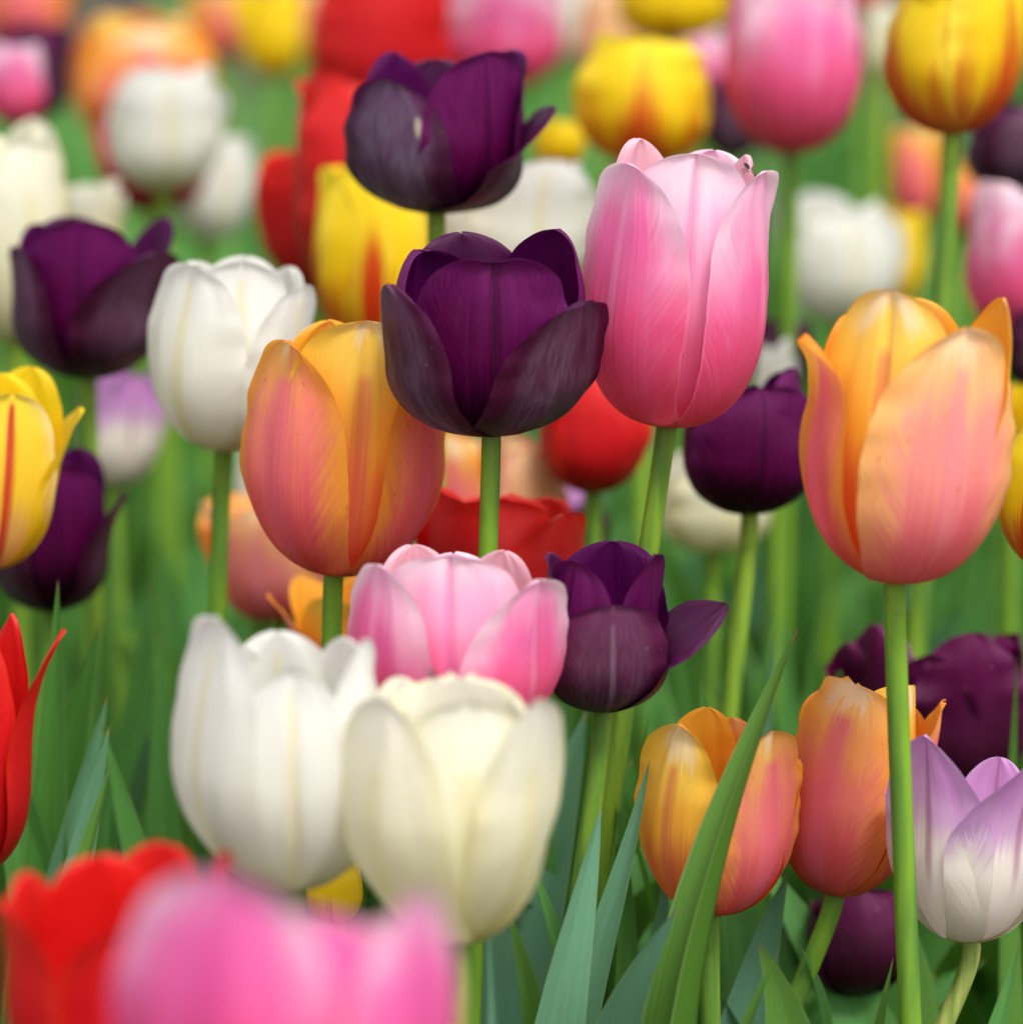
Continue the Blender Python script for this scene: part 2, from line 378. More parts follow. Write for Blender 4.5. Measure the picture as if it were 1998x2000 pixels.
# ------------------------------------------------------------------ petals
def petal_verts(p, s, rng, nu, nv):
    """One petal in cylindrical coordinates round the flower's axis; p is in photo pixels, s metres per pixel."""
    phi, b, t, h, wd = p['phi'], p['b'], p['t'], p['h'], p['w']
    zb = p['zb'] * h
    n = p['n']
    th = np.linspace(0.02, math.pi / 2, 40)
    rl = b * np.sin(th) ** (2 / n)
    zl = zb * (1 - np.cos(th).clip(0) ** (2 / n)) - p['dip'] * np.sin(2 * th)
    k = np.linspace(0, 1, 40)[1:]
    c = p['c'] * b
    P0, P1 = np.array([b, zb]), np.array([b + .05 * (t - b), zb + .42 * (h - zb)])
    P2, P3 = np.array([t - c + .3 * (b - t), h - .33 * (h - zb)]), np.array([t, h])
    up = ((1 - k) ** 3)[:, None] * P0 + (3 * (1 - k) ** 2 * k)[:, None] * P1 + (3 * (1 - k) * k * k)[:, None] * P2 + (k ** 3)[:, None] * P3
    rho = np.concatenate([rl, up[:, 0]])
    zz = np.concatenate([zl, up[:, 1]])
    seg = np.concatenate([[0], np.cumsum(np.hypot(np.diff(rho), np.diff(zz)))])
    seg /= seg[-1]
    v = np.sin(np.linspace(0, 1, nv) * math.pi / 2)
    rr, zv = np.interp(v, seg, rho), np.interp(v, seg, zz)
    rr = rr * p['scale']
    pk = p['pk']
    x = np.clip((v - pk) / (1 - pk), 0, 1)
    wf = np.where(v < pk, p['w0'] + (1 - p['w0']) * np.sin(np.clip(v / pk, 0, 1) * math.pi / 2) ** 1.0, (1 - x ** p['a']).clip(0) ** (1 / p['e']))
    wv = wd * wf
    u = np.linspace(-1, 1, nu)
    seed = rng.random() * 100
    S = u[None, :] * wv[:, None]
    # uneven edges
    jag = np.array([[noise.noise(Vector((vv * 7, sd, seed))) * .6 + noise.noise(Vector((vv * 22, sd, seed))) * .3 + noise.noise(Vector((vv * 38, sd, seed))) * .18 for sd in (0.0, 9.0)] for vv in v])
    edge_f = np.where(u[None, :] < 0, jag[:, :1], jag[:, 1:])
    S = S * (1 + p['jag'] * edge_f * np.abs(u)[None, :])
    rsafe = np.maximum(rr, 12.0)[:, None]
    ang = np.clip(S / rsafe, -1.75, 1.75)
    pc = (phi + p['dphi'] * v ** 1.6)[:, None] + ang * 0
    A = pc + ang
    rev = np.stack([rr[:, None] * np.sin(A), -rr[:, None] * np.cos(A), zv[:, None] + 0 * A], -1)
    er = np.stack([np.sin(pc), -np.cos(pc), 0 * pc], -1)
    et = np.stack([np.cos(pc), np.sin(pc), 0 * pc], -1)
    Sc = np.clip(S / rsafe, -1.75, 1.75) * rsafe
    flat = er * rr[:, None, None] + et * Sc[..., None]
    flat[..., 2] = zv[:, None]
    f = (p['f'] * sstep(v, .05, .5))[:, None, None]
    X = rev * (1 - f) + flat * f
    # height at the tip follows a rounded outline; optional notch
    if p['nt']:
        X[..., 2] -= (p['nt'] * h * np.exp(-(S / (.16 * wd)) ** 2) * sstep(v, .82, 1.0)[:, None])
    dv = np.gradient(X, axis=0)
    du = np.gradient(X, axis=1)
    N = np.cross(du, dv)
    N /= np.maximum(np.linalg.norm(N, axis=-1, keepdims=True), 1e-9)
    au = np.abs(u)[None, :]
    D = p['edge'] * wd * au ** 3.5 * sstep(v, .25, .7)[:, None]
    D = D - p['crease'] * np.exp(-(S / (.07 * wd)) ** 2) * (sstep(v, .2, .5) * 1.0)[:, None]
    nz = np.array([[noise.noise(Vector((uu * 1.6, vv * 2.4, seed))) + .35 * noise.noise(Vector((uu * 4, vv * 5, seed + 7))) for uu in u] for vv in v])
    D = D + nz * p['lump'] * b * sstep(v, .08, .4)[:, None]
    rf = np.array([[noise.noise(Vector((np.sign(uu) * 3, vv * 9, seed + 20))) for uu in u] for vv in v])
    D = D + rf * p['ruf'] * wd * (au ** 2.5) * sstep(v, .3, .7)[:, None]
    # soft lengthwise pleats
    D = D + p['pleat'] * b * np.cos(u * 9.0 + seed)[None, :] * (sstep(v, .2, .6) * (1 - .5 * v))[:, None]
    X = X + N * D[..., None]
    if p['tw']:
        mid = X[:, nu // 2:nu // 2 + 1]
        tg = np.gradient(mid[:, 0], axis=0)
        tg = (tg / np.linalg.norm(tg, axis=1, keepdims=True))[:, None]
        an = (R(p['tw']) * sstep(v, .25, .85))[:, None, None]
        q = X - mid
        X = mid + q * np.cos(an) + np.cross(np.broadcast_to(tg, q.shape), q) * np.sin(an) + tg * (q * tg).sum(-1, keepdims=True) * (1 - np.cos(an))
    if p['lean']:
        ax = Vector((math.cos(phi), math.sin(phi), 0))
        Rm = np.array(Matrix.Rotation(R(-p['lean']), 3, ax))
        X = X @ Rm.T
    uvs = np.stack([np.broadcast_to(u * .5 + .5, S.shape), np.broadcast_to(v[:, None], S.shape)], -1)
    return (X * s).reshape(-1, 3), uvs.reshape(-1, 2)


DEF = dict(zb=.46, n=2.0, c=0.0, pk=.55, e=1.9, a=2.1, f=.06, ruf=.05, edge=.08, crease=0.0, nt=0.0, lean=0.0, dip=4.0, dphi=0.0,
           w0=.32, jag=.035, tw=0.0, lump=.036, pleat=.011, o=1, m=None)


def P(phi, b, t, hs, w, **kw):
    d = dict(DEF)
    d.update(phi=R(phi), b=b, t=t, hs=hs, w=w)
    d.update(kw)
    d['dphi'] = R(d['dphi'])
    return d


def gen(W, H, phi0=0.0, top=.72, seed=0, e=2.3, spread=1.0, **kw):
    """six petals of an ordinary bloom, W x H photo pixels"""
    r = random.Random(seed * 7 + 3)
    b = W / 2
    out = []
    for k in range(6):
        o = k % 2 == 0
        hh = H * (r.uniform(.88, 1.0) if not o else r.uniform(.80, .98))
        bb = b * (1.0 if o else .93)
        q = dict(o=int(o), e=e * r.uniform(.85, 1.15), ruf=.09, tw=r.uniform(-9, 9), edge=r.uniform(0, .1) if o else r.uniform(-.08, 0), c=-.1, crease=r.uniform(0, .03) * b)
        q.update(kw)
        out.append(P(phi0 + k * 60 + r.uniform(-9, 9), bb, bb * top * r.uniform(.78, 1.34), hh, b * r.uniform(1.0, 1.2) * spread, dphi=r.uniform(-8, 8), **q))
    return out


# ------------------------------------------------------------------ leaves and stems
def catmull(pts, n):
    pts = [np.array(q, float) for q in pts]
    pts = [2 * pts[0] - pts[1]] + pts + [2 * pts[-1] - pts[-2]]
    out = []
    m = len(pts) - 3
    for k in np.linspace(0, m, n):
        i = min(int(k), m - 1)
        t = k - i
        a, b, c, d = pts[i:i + 4]
        out.append(.5 * (2 * b + (c - a) * t + (2 * a - 5 * b + 4 * c - d) * t * t + (3 * b - a - 3 * c + d) * t ** 3))
    return np.array(out)


def smooth_path(pts, n):
    q = np.array([list(a) for a in pts], float)
    L = np.concatenate([[0], np.cumsum(np.linalg.norm(np.diff(q, axis=0), axis=1))])
    s = np.linspace(0, L[-1], 121)
    c = np.stack([np.interp(s, L, q[:, k]) for k in range(3)], 1)
    for _ in range(160):
        c[1:-1] = .25 * c[:-2] + .5 * c[1:-1] + .25 * c[2:]
    d = np.concatenate([[0], np.cumsum(np.linalg.norm(np.diff(c, axis=0), axis=1))])
    return np.stack([np.interp(np.linspace(0, d[-1], n), d, c[:, k]) for k in range(3)], 1)


def blade(pts, width, face=0.0, twist=0.0, fold=.35, rng=random, nv=30, nu=9, wave=.05, wpk=.35):
    """a tulip leaf along pts (base to tip): width in metres, face = where its upper side looks (0 = towards the camera)"""
    c = smooth_path(pts, nv)
    t = np.gradient(c, axis=0)
    t /= np.linalg.norm(t, axis=1, keepdims=True)
    v = np.linspace(0, 1, nv)
    wf = np.where(v < wpk, .45 + .55 * np.sin(v / wpk * math.pi / 2), np.cos(((v - wpk) / (1 - wpk)).clip(0, 1) * math.pi / 2) ** .85)
    wv = width * .5 * wf
    u = np.linspace(-1, 1, nu)
    ang = R(face) + R(twist) * v
    nh = np.stack([np.sin(ang), -np.cos(ang), np.full_like(ang, .15)], -1)
    side = np.cross(nh, t); side = -side / np.linalg.norm(side, axis=1, keepdims=True)
    nn = np.cross(side, t); nn /= np.linalg.norm(nn, axis=1, keepdims=True)
    nn *= np.sign((nn * nh).sum(1, keepdims=True))
    sd = rng.random() * 90
    X = c[:, None, :] + side[:, None, :] * (u[None, :] * wv[:, None])[..., None]
    dd = fold * (np.abs(u) ** 1.25)[None, :] * wv[:, None]
    wvn = np.array([[noise.noise(Vector((np.sign(q) * 2, vv * 5, sd))) * abs(q) for q in u] for vv in v])
    X = X + nn[:, None, :] * (dd + wvn * wave * width)[..., None]
    uvs = np.stack([np.broadcast_to(u * .49 + .5, X.shape[:2]), np.broadcast_to(v[:, None], X.shape[:2])], -1)
    return X.reshape(-1, 3), uvs.reshape(-1, 2), grid_faces(nv, nu)


def tube(pts, radii, n=12):
    c = np.array(pts)
    t = np.gradient(c, axis=0)
    V, F, U = [], [], []
    for i in range(len(c)):
        tt = Vector(t[i]).normalized()
        a = tt.cross(Vector((0, 1, 0))).normalized()
        b = tt.cross(a)
        for j in range(n + 1):
            an = 2 * math.pi * j / n
            V.append(Vector(c[i]) + (a * math.cos(an) + b * math.sin(an)) * radii[i])
            U.append((j / n, i / (len(c) - 1)))
    F = grid_faces(len(c), n + 1, flip=True)
    return V, F, U


KIND = {  # outer petals, inner petals, group
    'pink': ('pink_o', 'pink_i', 'pink_tulip', 'pink tulips'), 'purple': ('purple_o', 'purple_i', 'purple_tulip', 'dark purple tulips'),
    'orange': ('orange_o', 'orange_i', 'orange_tulip', 'orange tulips'), 'white': ('white', 'white', 'white_tulip', 'white tulips'),
    'cream': ('cream', 'cream', 'cream_tulip', 'cream tulips'), 'red': ('red', 'red', 'red_tulip', 'red tulips'),
    'yellow': ('yellow', 'yellow', 'yellow_tulip', 'yellow tulips'), 'plain': ('yellow_plain', 'yellow_plain', 'yellow_tulip', 'yellow tulips'),
    'lilac': ('lilac', 'lilac', 'lilac_tulip', 'lilac and white tulips'), 'peach': ('peach', 'peach', 'peach_tulip', 'peach tulips'),
    'crimson': ('crimson', 'crimson', 'crimson_tulip', 'crimson tulips'), 'ruffled': ('ruffled', 'ruffled', 'purple_tulip', 'dark purple tulips'),
}
COUNT = [0]


def tulip(kind, x, y, d, petals, label, roll=0.0, tip=0.0, sx=0.0, leaves=3, sr=.0029, detail=0, smat='stem', own=(), stem_pts=None):
    """A whole tulip plant: Empty at its foot > stem, six petals, leaves. (x, y, d) is where the bloom sits on its stem."""
    COUNT[0] += 1
    rng = random.Random(COUNT[0] * 131 + 5)
    mo, mi, name, group = KIND[kind]
    head = at(x, y, d)
    s = d / PXM
    pp = PITCH + math.atan((y - 1000) / PXM)
    foot = Vector((head.x + sx / 1000 * head.z * 1.0 + rng.uniform(-.006, .006), head.y + rng.uniform(-.005, .02), 0.0))
    root = bpy.data.objects.new(name, None)
    COL.objects.link(root)
    root.location = foot
    root.empty_display_size = .02
    root['label'] = label
    root['category'] = 'tulip'
    root['group'] = group
    inv = Matrix.Translation(-foot)
    # stem
    ctrl = [foot + Vector((0, 0, -.02)), foot.lerp(head, .35) + Vector((rng.uniform(-.006, .006), 0, 0)), foot.lerp(head, .72)]
    if stem_pts:
        ctrl = [foot + Vector((0, 0, -.02))] + [at(a, b, d + e) for a, b, e in stem_pts]
    tiltv = Vector((math.sin(R(roll)), -math.sin(R(tip)), 1)).normalized()
    ctrl += [head - tiltv * .012, head + tiltv * .004]
    c = catmull(ctrl, 26)
    rad = [sr * (1.12 - .14 * i / 25) for i in range(26)]
    rad[-3] *= 1.05; rad[-2] *= 1.22; rad[-1] *= 1.35
    V, F, U = tube([Vector(q) - foot for q in c], rad)
    mesh_obj("stem", V, F, U, M[smat], root)
    # bloom
    tilt = Matrix.Rotation(R(roll), 3, 'Y') @ Matrix.Rotation(R(tip), 3, 'X')
    T = np.array(tilt)
    off = np.array(head - foot)
    nu, nv = (41, 72) if detail else (21, 36)
    ff = grid_faces(nv, nu)
    for p in petals:
        p['scale'] = 1.0 if p['o'] else .91
        ytip = -p['t'] * math.cos(p['phi'] + p['dphi'])
        p['h'] = (p['hs'] - ytip * math.sin(pp)) / math.cos(pp)
        X, uvs = petal_verts(p, s, rng, nu, nv)
        X = X @ T.T + off
        mesh_obj("petal", X.tolist(), ff, uvs, M[p['m'] or (mo if p['o'] else mi)], root)
    # leaves
    for spec in own:
        pts, wd, face, tw, fold, mt = spec
        P3 = [Vector((foot.x, foot.y, .02)) - foot] + [at(*q) - foot for q in pts]
        X, uvs, lf = blade(P3, wd, face, tw, fold, rng)
        mesh_obj("leaf", X.tolist(), lf, uvs, M[mt], root)
    for k in range(leaves):
        a = rng.uniform(0, 2 * math.pi)
        L = rng.uniform(.55, .82) * head.z
        if d < 1.12:
            L *= .72
        out = rng.uniform(.05, .16)
        dr = Vector((math.sin(a), -abs(math.cos(a)) * .5 if d > 1.3 else abs(math.cos(a)) * .8, 0))
        P3 = [Vector((0, 0, .01)), dr * out * .18 + Vector((0, 0, L * .35)), dr * out * .55 + Vector((0, 0, L * .75)), dr * out * 1.25 + Vector((0, 0, L))]
        X, uvs, lf = blade(P3, rng.uniform(.03, .052), rng.uniform(-60, 60), rng.uniform(-60, 60), rng.uniform(.2, .6), rng, nv=20, nu=7)
        mesh_obj("leaf", X.tolist(), lf, uvs, M[rng.choice(['leaf', 'leaf', 'leaf_blue', 'leaf_green'])], root)
    return root


# ------------------------------------------------------------------ the tulips of the sharp middle of the bed
tulip('purple', 958, 846, 1.19, [
    P(3, 165, 140, 336, 182, o=0, e=2.2, nt=.035, crease=12, f=.12), P(-58, 208, 232, 283, 134, e=2.0, edge=-.1), P(46, 194, 214, 252, 168, e=2.5, zb=.5, edge=.12, dphi=8),
    P(130, 205, 196, 404, 180, o=0, e=1.8, edge=-.12, jag=.06), P(-124, 215, 190, 362, 205, o=0, e=2.2, edge=-.08), P(-160, 200, 165, 394, 175, e=1.8, jag=.06)],
    "dark purple tulip with heart shaped inner petal and two grey dusted outer petals", sx=-33, detail=1, sr=.0028)
tulip('pink', 1299, 830, 1.215, [
    P(-48, 178, 160, 490, 165, n=2.3), P(66, 178, 146, 500, 165, edge=.1, e=2.2, n=2.3), P(2, 165, 130, 515, 160, o=0, e=2.2, crease=8),
    P(-130, 172, 140, 552, 140, o=0), P(160, 170, 150, 545, 140, e=2.2), P(115, 172, 128, 537, 100, o=0, c=.1)],
    "tall pink barrel shaped tulip with pale streaked tips and a small insect on its rim", roll=5, sx=-125, detail=1, sr=.003, leaves=1, own=[([(1190, 2000, 1.16), (1238, 1900, 1.15), (1292, 1820, 1.14), (1325, 1772, 1.14)], .032, 5, 0, .2, 'leaf_blue')])
tulip('orange', 1752, 1134, 1.15, [
    P(20, 196, 172, 482, 186, dphi=12, e=1.7, ruf=.08, jag=.05, m='coral', n=2.2), P(-72, 186, 216, 467, 105, c=.4, e=1.8, edge=.15), P(-25, 172, 122, 549, 155, o=0, e=2.1, crease=9),
    P(98, 200, 204, 552, 150, o=0, e=1.6, edge=-.05, tw=14), P(172, 172, 120, 553, 150, e=2.2, o=0), P(-130, 172, 140, 515, 115)],
    "large apricot orange tulip with freckled pink flushed front petal on a long bare stem", roll=1.5, sx=35, detail=1, sr=.0031, leaves=1)
tulip('orange', 655, 1121, 1.235, [
    P(-43, 187, 152, 437, 168, dphi=-8, e=1.7, edge=.12), P(62, 186, 160, 435, 125, e=1.8), P(12, 172, 150, 481, 170, o=0, e=2.3, crease=8),
    P(-150, 172, 120, 493, 140, o=0), P(170, 175, 120, 486, 140), P(110, 176, 130, 478, 120, o=0)],
    "orange and rose tulip partly covered by the dark purple tulip with heart shaped petal", roll=5, sx=-30, detail=1, sr=.003)
tulip('pink', 885, 1455, 1.155, [
    P(-55, 197, 165, 344, 158, zb=.5), P(50, 205, 212, 314, 172, zb=.5), P(-2, 168, 140, 355, 175, o=0, e=2.4, crease=9, zb=.5),
    P(-145, 180, 150, 393, 125, o=0), P(140, 180, 165, 382, 125, o=0), P(180, 175, 130, 374, 130)],
    "wide pink tulip with a striped pale centre petal, low behind the white and cream tulips", detail=1)
tulip('purple', 1172, 1385, 1.18, [
    P(10, 128, 126, 199, 130, e=2.3, zb=.5, m='plum'), P(-42, 116, 84, 284, 100, o=0, e=1.9), P(60, 118, 128, 297, 92, o=0, e=1.9),
    P(165, 130, 125, 331, 150, o=0, e=2.0), P(-98, 118, 98, 300, 125, e=2.2, m='plum'), P(86, 130, 243, 206, 100, e=1.35, f=.3, c=.15, tw=28)],
    "small dark purple tulip with one petal splayed out sideways, beside the wide pink tulip", sx=-120, detail=1, sr=.0029, leaves=1, own=[
    ([(1078, 2000, 1.165), (1125, 1800, 1.17), (1160, 1660, 1.175), (1175, 1568, 1.18)], .029, 12, 14, .42, 'leaf_blue'),
    ([(1150, 1900, 1.19), (1205, 1755, 1.19), (1252, 1610, 1.19), (1270, 1480, 1.19)], .019, -45, 20, .3, 'leaf_blue'),
    ([(1130, 1960, 1.21), (1100, 1850, 1.21), (1060, 1750, 1.2), (1032, 1670, 1.2)], .018, 30, 0, .5, 'leaf'),
    ([(1060, 2030, 1.22), (1040, 1930, 1.22), (1010, 1840, 1.22), (988, 1765, 1.22)], .022, 20, 10, .4, 'leaf_green'),
    ([(1215, 2030, 1.24), (1222, 1850, 1.24), (1215, 1650, 1.24), (1196, 1460, 1.24)], .017, 35, 10, .5, 'leaf')])
tulip('white', 575, 1735, 1.075, [
    P(3, 200, 158, 417, 172, e=1.35, pk=.42, crease=7, lump=.045, n=1.8, zb=.5), P(-54, 226, 168, 514, 158, e=2.0, lump=.04, n=1.8), P(72, 185, 142, 474, 150, e=1.9, n=1.8),
    P(-165, 180, 140, 502, 150, o=0), P(130, 175, 130, 485, 130), P(-130, 190, 140, 470, 130, o=0)],
    "white tulip with yellow midrib line, rising above the blurred red tulip", detail=1, leaves=0)
tulip('cream', 895, 1840, 1.06, [
    P(-46, 222, 190, 463, 165, zb=.55, n=1.75, e=1.6), P(50, 186, 200, 458, 132, zb=.6, n=1.7, e=1.7), P(8, 186, 150, 449, 150, o=0, e=2.4, zb=.55, n=1.8),
    P(178, 178, 140, 515, 200, o=0, e=2.8), P(-142, 190, 195, 518, 120), P(130, 178, 150, 472, 130, o=0)],
    "cream white tulip with yellow stained petals in front of the wide pink tulip", detail=1, leaves=0, sx=-10, sr=.0031, own=[([(962, 2100, 1.1), (966, 1950, 1.1), (961, 1850, 1.1), (952, 1780, 1.1)], .0075, 0, 10, .1, 'leaf_blue')])
tulip('orange', 1390, 1782, 1.205, [
    P(-45, 146, 112, 356, 115, m='orange_i', ruf=.16, jag=.07, e=1.7), P(42, 150, 140, 347, 128, ruf=.14, jag=.07), P(80, 144, 128, 334, 120, o=0, e=2.6, c=-.1), P(-168, 140, 120, 402, 92, o=0, e=1.9, ruf=.2, jag=.08),
    P(165, 140, 120, 380, 92), P(108, 150, 168, 305, 110, o=0, e=2.4)],
    "open orange tulip crossed by a long folded green leaf", detail=1, roll=2, leaves=1, own=[
    ([(1345, 2010, 1.155), (1405, 1700, 1.155), (1485, 1420, 1.16), (1558, 1230, 1.165)], .034, -74, 0, .95, 'leaf_green'),
    ([(1575, 2080, 1.16), (1555, 1970, 1.16), (1525, 1890, 1.16), (1480, 1836, 1.16)], .046, 25, -40, .4, 'leaf_green'),
    ([(1440, 2010, 1.14), (1475, 1940, 1.14), (1505, 1885, 1.14), (1522, 1857, 1.14)], .018, -60, 0, .7, 'leaf_green')])
tulip('orange', 1625, 1746, 1.225, gen(270, 428, -36, .74, 3), "leaning orange tulip half hidden behind the bare stem of the large apricot tulip", detail=1, roll=11, sx=-350, leaves=1, sr=.003, own=[
    ([(1260, 2050, 1.25), (1275, 1900, 1.25), (1290, 1790, 1.25), (1300, 1690, 1.25)], .036, 20, 20, .3, 'leaf_blue'),
    ([(1460, 2050, 1.24), (1470, 1920, 1.24), (1500, 1800, 1.24), (1540, 1700, 1.24)], .034, -20, 10, .35, 'leaf_blue'),
    ([(1640, 2060, 1.24), (1625, 1980, 1.24), (1600, 1900, 1.23), (1560, 1840, 1.22)], .02, 40, 20, .5, 'leaf')])
tulip('lilac', 1885, 1835, 1.2, [
    P(-36, 150, 168, 388, 128, e=1.35, a=1.8, zb=.5), P(34, 148, 200, 352, 150, e=1.35, a=1.8, zb=.5), P(-85, 135, 175, 285, 70, e=1.2, o=0),
    P(95, 150, 200, 340, 95, e=1.3), P(150, 130, 160, 360, 95, o=0), P(-150, 130, 140, 350, 95, o=0)],
    "pale tulip with lilac pointed petals and cream base on a bent yellowish stem", detail=1, sx=-330, leaves=1, sr=.0028, smat='stem_pale', own=[
    ([(1835, 2060, 1.26), (1815, 1950, 1.26), (1785, 1850, 1.26), (1765, 1760, 1.26)], .026, 30, 10, .4, 'leaf_green'),
    ([(1950, 2060, 1.23), (1960, 1990, 1.23), (1965, 1920, 1.23), (1990, 1840, 1.23)], .02, -20, 10, .4, 'leaf'),
    ([(1720, 2060, 1.19), (1715, 2000, 1.19), (1722, 1930, 1.19), (1745, 1870, 1.19)], .014, -40, 10, .5, 'leaf_green')])
tulip('red', -40, 1700, 1.17, [
    P(80, 104, 182, 462, 78, c=.45, e=1.1, a=1.4, zb=.36), P(8, 100, 70, 520, 85, e=1.2, a=1.5, o=0), P(-60, 100, 120, 470, 80, e=1.2),
    P(140, 100, 110, 500, 80, o=0, e=1.2), P(-130, 100, 110, 500, 80, e=1.2), P(-170, 100, 110, 500, 80, o=0, e=1.2)],
    "red tulip with one long narrow petal curling outwards beside the leaf tips", detail=1, own=[
    ([(50, 1990, 1.27), (105, 1760, 1.27), (165, 1520, 1.27), (210, 1360, 1.27)], .026, 30, 10, .3, 'leaf_blue'),
    ([(90, 2000, 1.24), (135, 1790, 1.24), (185, 1560, 1.24), (214, 1418, 1.24)], .023, -20, 10, .3, 'leaf_blue'),
    ([(100, 1960, 1.21), (145, 1770, 1.21), (190, 1600, 1.21), (216, 1492, 1.21)], .020, -40, 0, .5, 'leaf_green'),
    ([(30, 1990, 1.3), (55, 1750, 1.3), (70, 1500, 1.3), (82, 1280, 1.3)], .017, 10, 10, .3, 'leaf_green')])

# blurred in front
tulip('pink', 575, 2315, .82, [
    P(-34, 322, 250, 575, 270, e=2.1, dphi=8, m='pink_deep'), P(62, 312, 262, 540, 240, e=1.8, m='pink_deep'), P(8, 300, 225, 500, 250, o=0, m='pink_deep'), P(-125, 310, 250, 560, 250, o=0), P(120, 310, 250, 510, 230, o=0), P(178, 310, 240, 530, 250)],
    "large out of focus pink tulip closest to the viewer", leaves=0)
tulip('red', 225, 2150, .985, [
    P(-62, 205, 222, 382, 150, c=.15, e=1.7), P(-165, 180, 160, 480, 150, o=0, e=2.3), P(150, 185, 200, 506, 150, o=0, e=2.2), P(75, 190, 225, 470, 150), P(15, 190, 210, 320, 150, o=0), P(-115, 185, 190, 440, 130)],
    "blurred open red tulip behind the large out of focus pink one", leaves=0)

# ------------------------------------------------------------------ just behind the sharp ones
tulip('purple', 852, 413, 1.32, [
    P(-36, 166, 150, 252, 138, e=2.0, m='purple_scar'), P(44, 172, 160, 304, 150, o=0, e=2.4, crease=6), P(58, 186, 246, 202, 140, e=1.9, f=.12, dphi=9, zb=.5, tw=22),
    P(-140, 150, 142, 314, 105, o=0, e=1.6), P(115, 180, 180, 316, 170, o=0, e=2.2), P(180, 150, 140, 300, 140)],
    "open dark purple tulip with a pale scar on its front petal, before the red tulips", detail=1, leaves=1)
tulip('white', 437, 879, 1.32, [
    P(-38, 148, 118, 352, 140), P(62, 150, 152, 328, 130), P(12, 138, 110, 362, 135, o=0), P(170, 140, 105, 382, 130, o=0), P(125, 140, 125, 366, 110), P(-130, 140, 110, 365, 120, o=0)],
    "clean white tulip standing between dark purple and orange tulips, stem bare", roll=4, sx=-65, detail=1)
tulip('purple', 172, 736, 1.4, [
    P(-64, 144, 135, 252, 115), P(48, 150, 195, 240, 145, e=2.1), P(0, 128, 122, 296, 135, o=0, e=2.4), P(120, 150, 182, 316, 112, o=0), P(-160, 140, 130, 316, 130), P(-118, 140, 120, 300, 110, o=0)],
    "wide dark purple tulip with flared petals beside the clean white tulip")
tulip('purple', 95, 1190, 1.38, [
    P(18, 112, 110, 276, 118, e=2.2, m='purple_i'), P(80, 122, 152, 224, 100), P(-60, 120, 100, 270, 110), P(150, 115, 120, 319, 105, o=0), P(-130, 112, 100, 290, 105, o=0), P(-175, 112, 100, 300, 100, o=0)],
    "small purple tulip below, tucked behind the yellow and red flamed one")
tulip('yellow', -22, 1108, 1.29, [
    P(18, 118, 88, 338, 112, e=2.0, m='yellow_stripe'), P(98, 128, 165, 330, 110, o=0, m='yellow_plain', e=2.3), P(160, 125, 130, 402, 110, o=0, m='yellow_plain'), P(-50, 120, 100, 350, 110), P(-110, 120, 100, 380, 110, o=0), P(-170, 120, 100, 380, 110)],
    "yellow tulip with a red central stripe, cut by the picture edge above the purple one", roll=6)
tulip('purple', 1461, 1001, 1.33, gen(262, 280, 5, .72, 11, e=2.3, m='purple_i'), "rounded dark purple tulip on a thin stem between pink and apricot tulips", sx=-60)
tulip('red', 965, 1235, 1.29, [P(-50, 150, 130, 268, 150, e=2.4, ruf=.03), P(55, 165, 160, 228, 150, e=2.3, ruf=.03), P(0, 145, 112, 250, 160, o=0, e=2.4, ruf=.03), P(175, 150, 120, 268, 170, o=0, e=2.6, ruf=.03), P(-115, 150, 140, 283, 150, e=2.2, ruf=.03), P(120, 155, 150, 262, 150, o=0, e=2.4, ruf=.03)],
      "red tulip peeping out behind the stem of the heart petalled purple tulip")
tulip('orange', 690, 1310, 1.33, [P(-75, 120, 165, 150, 75, e=1.3), P(40, 110, 130, 150, 90), P(-20, 110, 120, 140, 90, o=0), P(100, 110, 150, 170, 80), P(170, 110, 100, 190, 90, o=0), P(-130, 110, 150, 190, 80, o=0)],
      "low splayed orange tulip under the orange and rose one")
tulip('ruffled', 1815, 1560, 1.36, gen(390, 330, 25, 1.15, 21, ruf=.45, lump=.05, e=1.8, jag=.16, spread=.6) + gen(330, 315, -10, 1.0, 27, ruf=.45, lump=.05, e=1.7, jag=.16, spread=.6), "ruffled wine purple tulip spread wide behind the lilac petals", leaves=1)
tulip('ruffled', 1668, 1940, 1.3, gen(190, 215, 15, .72, 22), "small low wine purple tulip under the leaning orange one", leaves=1)
tulip('yellow', 2065, 1115, 1.24, gen(225, 330, -30, .7, 23), "yellow tulip with red stripe, edge showing beside the large apricot tulip", own=[([(1960, 1900, 1.3), (1962, 1650, 1.3), (1972, 1450, 1.29), (1986, 1285, 1.28)], .014, 40, 0, .5, 'leaf_green')])
tulip('plain', 2062, 900, 1.4, gen(190, 175, 0, .8, 24), "yellow tulip edge above the red striped one")
tulip('purple', 2055, 765, 1.5, gen(190, 165, 0, .8, 25), "purple tulip edge above the yellow ones")

